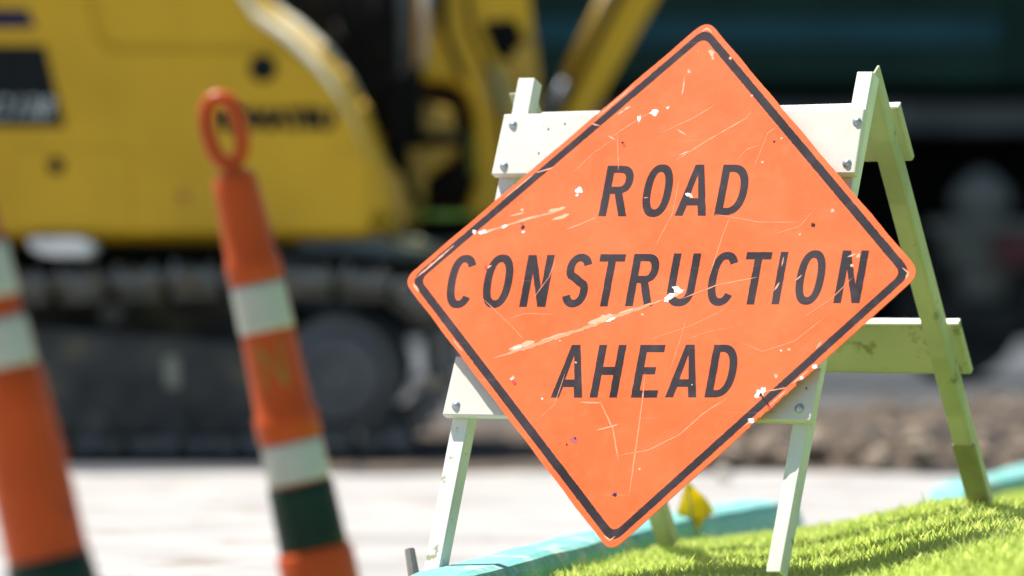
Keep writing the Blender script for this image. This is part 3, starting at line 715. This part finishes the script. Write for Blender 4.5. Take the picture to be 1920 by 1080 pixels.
bm = B(); slab(bm, rounded([(700, 150), (790, 120), (792, 250), (745, 300), (715, 235)], 14), EY+.42, .25, .02, 2); obj('hose_clamp', bm, M['black'], ex)
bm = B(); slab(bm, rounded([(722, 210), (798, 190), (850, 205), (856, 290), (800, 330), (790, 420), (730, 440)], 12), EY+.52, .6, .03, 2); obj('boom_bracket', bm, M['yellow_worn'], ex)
bm = B(); slab(bm, rounded([(748, 248), (802, 248), (800, 276), (752, 276)], 8), EY+.47, .06, .01, 2); obj('pin', bm, M['black'], ex)
bm = B(); slab(bm, rounded([(728, 300), (752, 292), (748, 345), (732, 345)], 6), EY+.47, .06, .01, 2); obj('pin', bm, M['black'], ex)
# boom as a cranked box section with rusty inner web
boom = [(782, -160), (776, 120), (790, 152), (850, 156), (876, 180), (888, 225), (890, 340), (872, 392), (850, 430), (985, 430), (1012, 150), (1000, 60), (975, -160)]
bm = B(); slab(bm, rounded(boom, [0, 10, 10, 16, 20, 20, 20, 10, 0, 0, 20, 20, 0]), EY+.75, .4, .03, 2); bo_ = obj('boom', bm, M['yellow_worn'] if 0 else M['yellow'], ex)
bm = B(); slab(bm, rounded([(780, 148), (905, 150), (905, 410), (768, 420), (775, 300)], 10), EY+.95, .2, .02, 2); obj('inner_web', bm, M['rust'], ex)
bm = B(); slab(bm, rounded([(902, 42), (966, 34), (988, 92), (960, 118), (930, 108)], 14), EY+.735, .02, .004, 1); obj('painted_recess', bm, M['black'], bo_)  # flat black plate painting the dark seen through an opening
bm = B(); slab(bm, rounded([(815, -20), (838, -20), (838, 48), (822, 62)], 7), EY+.735, .02, .004, 1); obj('painted_recess', bm, M['black'], bo_)
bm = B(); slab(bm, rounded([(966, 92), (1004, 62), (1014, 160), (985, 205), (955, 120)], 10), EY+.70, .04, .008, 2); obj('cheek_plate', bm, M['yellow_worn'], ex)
bm = B(); slab(bm, rounded([(800, -160), (835, -160), (822, -20), (800, 25)], 4), EY+.70, .04, .008, 2); obj('boom_painted_highlight', bm, M['palegrey'], bo_)  # added pale strip paints the bright highlight on the boom's left side
bm = B(); slab(bm, rounded([(900, 405), (990, 390), (1000, 460), (905, 460)], 6), EY+.72, .3, .02, 2); obj('boom_foot', bm, M['rust'], ex)
for path, rr_, mm in (([(828, -60), (826, 40), (846, 96), (868, 150)], .016, 'black'), ([(800, -60), (796, 60), (792, 130)], .018, 'palegrey'), ([(868, -60), (884, 60), (930, 160), (948, 300), (950, 420)], .013, 'black'), ([(770, 330), (800, 345), (850, 350), (884, 330)], .05, 'black'), ([(752, 420), (800, 400), (850, 425), (890, 420)], .05, 'black')):
    bm = B(); tube(bm, [at(a, b, EY+.66) for a, b in path], rr_, 10); obj('hydraulic_line', bm, M[mm], ex, smooth=True)
bm = B(); slab(bm, rounded([(905, 118), (948, 128), (968, 205), (955, 232), (915, 190)], 10), EY+.70, .05, .01, 2); obj('cover_plate', bm, mat('khaki_dusty_paint', (.42, .34, .12), .7, var=.2), bo_)
# diagonal arm, hydraulic cylinder and rod
bm = B(); slab(bm, [(1210, -120), (1300, -120), (1088, 250), (1020, 250)], EY+1.2, .28, .02, 2); arm = obj('arm', bm, M['yellow'], ex)
for f_ in arm.data.polygons: pass
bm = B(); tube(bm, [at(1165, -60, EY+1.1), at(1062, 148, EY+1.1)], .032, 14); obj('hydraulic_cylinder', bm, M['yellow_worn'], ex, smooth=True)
bm = B(); tube(bm, [at(1066, 140, EY+1.1), at(1020, 232, EY+1.1)], .020, 12); obj('cylinder_rod', bm, M['chrome'], ex, smooth=True)
bm = B(); tube(bm, [at(1185, -60, EY+1.15), at(1040, 226, EY+1.15)], .024, 10); obj('hose', bm, M['black'], ex, smooth=True)
# lime grab rail
bm = B(); tube(bm, [at(762, 401, EY+.45), at(820, 404, EY+.45), at(885, 402, EY+.45)], [.006, .020, .010], 10); obj('grab_rail', bm, M['lime'], ex, smooth=True)
bm = B(); slab(bm, rounded([(881, 250), (887, 250), (887, 345), (881, 345)], 2), EY+.71, .03, .004, 1); obj('grab_rail', bm, M['lime'], ex)
# deck, turntable, undercarriage
bm = B(); box(bm, (-1.35, 16.6, .975), (2.7, 1.5, .05), .015); obj('deck', bm, M['dirtysteel'], ex)
bm = B(); slab(bm, rounded([(560, 452), (700, 446), (800, 452), (845, 478), (840, 492), (560, 470)], 8), EY+.05, 1.0, .02, 2); obj('track_guard', bm, M['bluegrey'], ex)
bm = B(); slab(bm, rounded([(700, 440), (790, 446), (830, 466), (770, 470)], 6), EY+.0, .04, .01, 1); obj('painted_lit_ledge', bm, mat('sunlit_ledge_yellow', (.48, .47, .30), .8), ex)  # pale yellow paints sunlight on the ledge top
bm = B(); lathe(bm, [(.62, .74), (.62, .95)], c=(-2.0, 16.6, 0), n=40); obj('turntable', bm, M['black'], ex)
bm = B(); box(bm, (-2.0, 16.6, .62), (1.6, 1.5, .28), .04); obj('car_body', bm, M['dirtysteel'], ex)
bm = B(); slab(bm, rounded([(52, 446), (150, 444), (178, 462), (165, 484), (78, 480), (56, 466)], 12), EY-.12, .25, .02, 3); obj('step', bm, M['sandwhite'], ex)
def track(Y0, wd):
    cxr, czr, rr = -.665, .440, .355
    cxl, czl, rl = -3.75, .435, .365
    pts = []
    n = 12
    for i in range(n+1): a = R(-90)+R(178)*i/n; pts.append((cxr+rr*math.cos(a), czr+rr*math.sin(a)))
    for i in range(1, 16): t = i/16; pts.append((cxr+(cxl-cxr)*t, czr+rr+(czl+rl-czr-rr)*t+.015*math.sin(t*math.pi*3)))
    for i in range(n+1): a = R(90)+R(180)*i/n; pts.append((cxl+rl*math.cos(a), czl+rl*math.sin(a)))
    for i in range(1, 16): t = i/16; pts.append((cxl+(cxr-cxl)*t, czl-rl+(czr-rr-czl+rl)*t))
    P_ = [Vector(p) for p in pts]; L_ = [0]
    for i in range(len(P_)): L_.append(L_[-1]+(P_[(i+1) % len(P_)]-P_[i]).length)
    T_ = L_[-1]; N = 33; bm = B()
    for k in range(N):
        s_ = (k+.35)*T_/N; i = max(j for j in range(len(P_)) if L_[j] <= s_); t = (s_-L_[i])/(L_[i+1]-L_[i])
        p = P_[i].lerp(P_[(i+1) % len(P_)], t); d = (P_[(i+1) % len(P_)]-P_[i]).normalized()
        ang = math.atan2(d.y, d.x); rot = Matrix.Rotation(-ang, 3, 'Y'); nrm = Vector((d.y, -d.x))
        c = Vector((p.x, Y0+wd/2, p.y))
        box(bm, c+Vector((nrm.x*.012, 0, nrm.y*.012)), (T_/N*.93, wd, .06), .014, rot)
        for g_, hh in ((-.30, .055), (.0, .045), (.30, .065)):
            box(bm, c+rot @ Vector((g_*T_/N, 0, 0))+Vector((nrm.x, 0, nrm.y))*(.02+hh/2), (.018, wd*.98, hh), 0, rot)
        box(bm, c-Vector((nrm.x, 0, nrm.y))*.045, (T_/N*.8, wd*.35, .075), .01, rot)
    obj('track', bm, M['steel'], ex)
    yk = Y0+.06
    bm = B(); lathe(bm, [(.27, wd-.1), (.27, .03), (.22, .03), (.20, -.02), (.17, -.03), (.10, -.03), (.09, -.05), (.01, -.05)], c=(cxr-.12, yk, czr-.07), axis='Y', n=36); obj('idler_wheel', bm, M['steel'] if 0 else mat('idler_grey', (.085, .09, .092), .6, var=.3, vscale=4), ex)
    bm = B(); lathe(bm, [(.31, wd-.1), (.31, 0), (.25, .02), (.19, -.02), (.01, -.02)], c=(cxl, yk, czl), axis='Y', n=30); obj('sprocket', bm, M['dirtysteel'], ex)
    for k in range(7):
        xk = -3.35+k*.365
        bm = B(); lathe(bm, [(.085, wd-.15), (.085, 0), (.07, -.015), (.03, -.02), (.01, -.02)], c=(xk, yk, .155), axis='Y', n=18); obj('track_roller', bm, M['dirtysteel'], ex)
    for xk in (-2.9, -1.8):
        bm = B(); lathe(bm, [(.055, .25), (.055, 0), (.02, -.01)], c=(xk, yk+.05, .66), axis='Y', n=16); obj('carrier_roller', bm, M['dirtysteel'], ex)
    bm = B(); prism(bm, *[[Vector((a, yy_, b)) for a, b in ((-3.3, .11), (-1.15, .11), (-1.05, .38), (-1.2, .52), (-2.2, .60), (-3.3, .56))] for yy_ in (Y0+.09, Y0+wd-.1)], .02); fr = obj('track_frame', bm, M['dirtysteel'], ex)
    if Y0 < 16:
        bm = B(); slab(bm, rounded([(306, 668), (334, 668), (338, 728), (310, 728)], 8), Y0+.075, .02, .004, 1); obj('painted_lit_plate', bm, mat('lit_plate_pale', (.30, .31, .23), .8), fr)  # pale colour of the small plate stands in for light on it
        bm = B(); slab(bm, rounded([(785, 708), (838, 706), (838, 728), (790, 732)], 6), Y0-.01, .03, .005, 1); obj('dusty_shoe_end', bm, mat('dusty_shoe_steel', (.26, .23, .17), .8), fr)
track(15.22, .58); track(17.3, .58)

# ------------------------------------------------------------------ dump truck behind
TY = 29.0
tr = thing('dump_truck', (at(1300, 557, TY).x, TY+1.2, 0), 'large dark green truck with teal stripe in the shade behind the barricade', 'truck')
bm = B(); slab(bm, rounded([(-500, -520), (2420, -520), (2420, 158), (-500, 158)], 10), TY, 2.4, .05, 2); db = obj('truck_body', bm, M['darkgreen'], tr)
bm = B(); slab(bm, [(930, 34), (1872, 34), (1880, 84), (930, 84)], TY-.03, .04, .01, 1); obj('stripe', bm, M['teal'], db)
bm = B()
for x_ in (1905, 2100, 2290, 880, 640, 400, 160, -80, -300): slab(bm, [(x_, -500), (x_+34, -500), (x_+34, 156), (x_, 156)], TY-.12, .13, .02, 1)
obj('side_post', bm, M['darkgreen'], db)['kind'] = 'stuff'
bm = B(); slab(bm, [(-480, 192), (2400, 192), (2400, 246), (-480, 246)], TY+.15, .22, .02, 1); obj('chassis_rail', bm, M['railgrey'], tr)
bm = B(); slab(bm, [(-480, 247), (2400, 247), (2400, 640), (-480, 640)], TY+1.1, .9, .03, 1); obj('chassis', bm, M['chassis'], tr)
bm = B(); slab(bm, [(-480, 150), (2400, 150), (2400, 200), (-480, 200)], TY+.6, 1.4, .0, 1); obj('subframe', bm, M['chassis'], tr)
for cx_ in (250, 560, 1180, 1450, 1800, 2060):
    c = at(cx_, 600, TY+.25); c.z = .56
    bm = B(); lathe(bm, [(.40, .42), (.54, .36), (.56, .18), (.54, .0), (.40, -.03), (.32, .0)], c=c, axis='Y', n=40); wh_ = obj('wheel', bm, M['tyre'], tr)
    bm = B(); lathe(bm, [(.30, .1), (.30, .02), (.22, .08), (.12, .05), (.10, -.05), (.01, -.06)], c=c, axis='Y', n=24); obj('rim', bm, M['chassis'], wh_)
bm = B(); slab(bm, [(1770, 500), (2300, 500), (2300, 628), (1775, 628)], TY+.12, .1, .02, 1); obj('skirt_plate', bm, M['tyre'], tr)
# stepped suspension pedestal
c = at(1850, 557, TY-.1); zpx = lambda y_: HZ+(HY-y_)*TY/F
u_ = TY/F
pr = [(6*u_, zpx(316)), (22*u_, zpx(324)), (36*u_, zpx(338)), (56*u_, zpx(360)), (56*u_, zpx(386)), (40*u_, zpx(394)), (40*u_, zpx(410)), (104*u_, zpx(414)), (106*u_, zpx(436)), (78*u_, zpx(446)), (78*u_, zpx(486)), (60*u_, zpx(492)), (40*u_, zpx(560))]
pr = pr[::-1]
bm = B(); lathe(bm, pr, c=(c.x, c.y+.3, 0), n=36); obj('suspension_pedestal', bm, M['axlegrey'], tr, smooth=False)
bm = B(); slab(bm, rounded([(1872, 440), (1960, 438), (1960, 500), (1872, 500)], 8), TY-.4, .2, .02, 2); obj('air_chamber', bm, M['maroon'], tr)

# ------------------------------------------------------------------ light
S = Vector((-.36, .20, .91)).normalized()
sun = bpy.data.lights.new('Sun', 'SUN'); sun.energy = 4.4; sun.angle = R(.5); sun.color = (1, .965, .91)
so = bpy.data.objects.new('Sun', sun); so.rotation_euler = S.to_track_quat('Z', 'Y').to_euler(); so.location = (-5, 5, 20); col.objects.link(so)
w = bpy.data.worlds.new('World'); sc.world = w; w.use_nodes = True
nt = w.node_tree; sk = nt.nodes.new('ShaderNodeTexSky'); sk.sky_type = 'NISHITA'; sk.sun_disc = False
sk.sun_elevation = math.asin(S.z); sk.sun_rotation = math.atan2(S.x, S.y)
nt.links.new(sk.outputs[0], nt.nodes['Background'].inputs[0]); nt.nodes['Background'].inputs[1].default_value = .065

# ------------------------------------------------------------------ camera
cd = bpy.data.cameras.new('Camera'); cam = bpy.data.objects.new('Camera', cd); col.objects.link(cam); sc.camera = cam
cd.sensor_width = 36; cd.lens = 36*F/1920; cam.location = CAM
cam.rotation_euler = (R(90), 0, 0); cd.shift_y = (HY-540)/1920
cd.clip_end = 2000; cd.clip_start = .1
cd.dof.use_dof = True; cd.dof.focus_distance = 7.70; cd.dof.aperture_fstop = (cd.lens/1000)/.093
sc.view_settings.view_transform = 'Standard'; sc.view_settings.look = 'None'; sc.view_settings.exposure = 1.12; sc.view_settings.gamma = 1
sc.cycles.max_bounces = 6
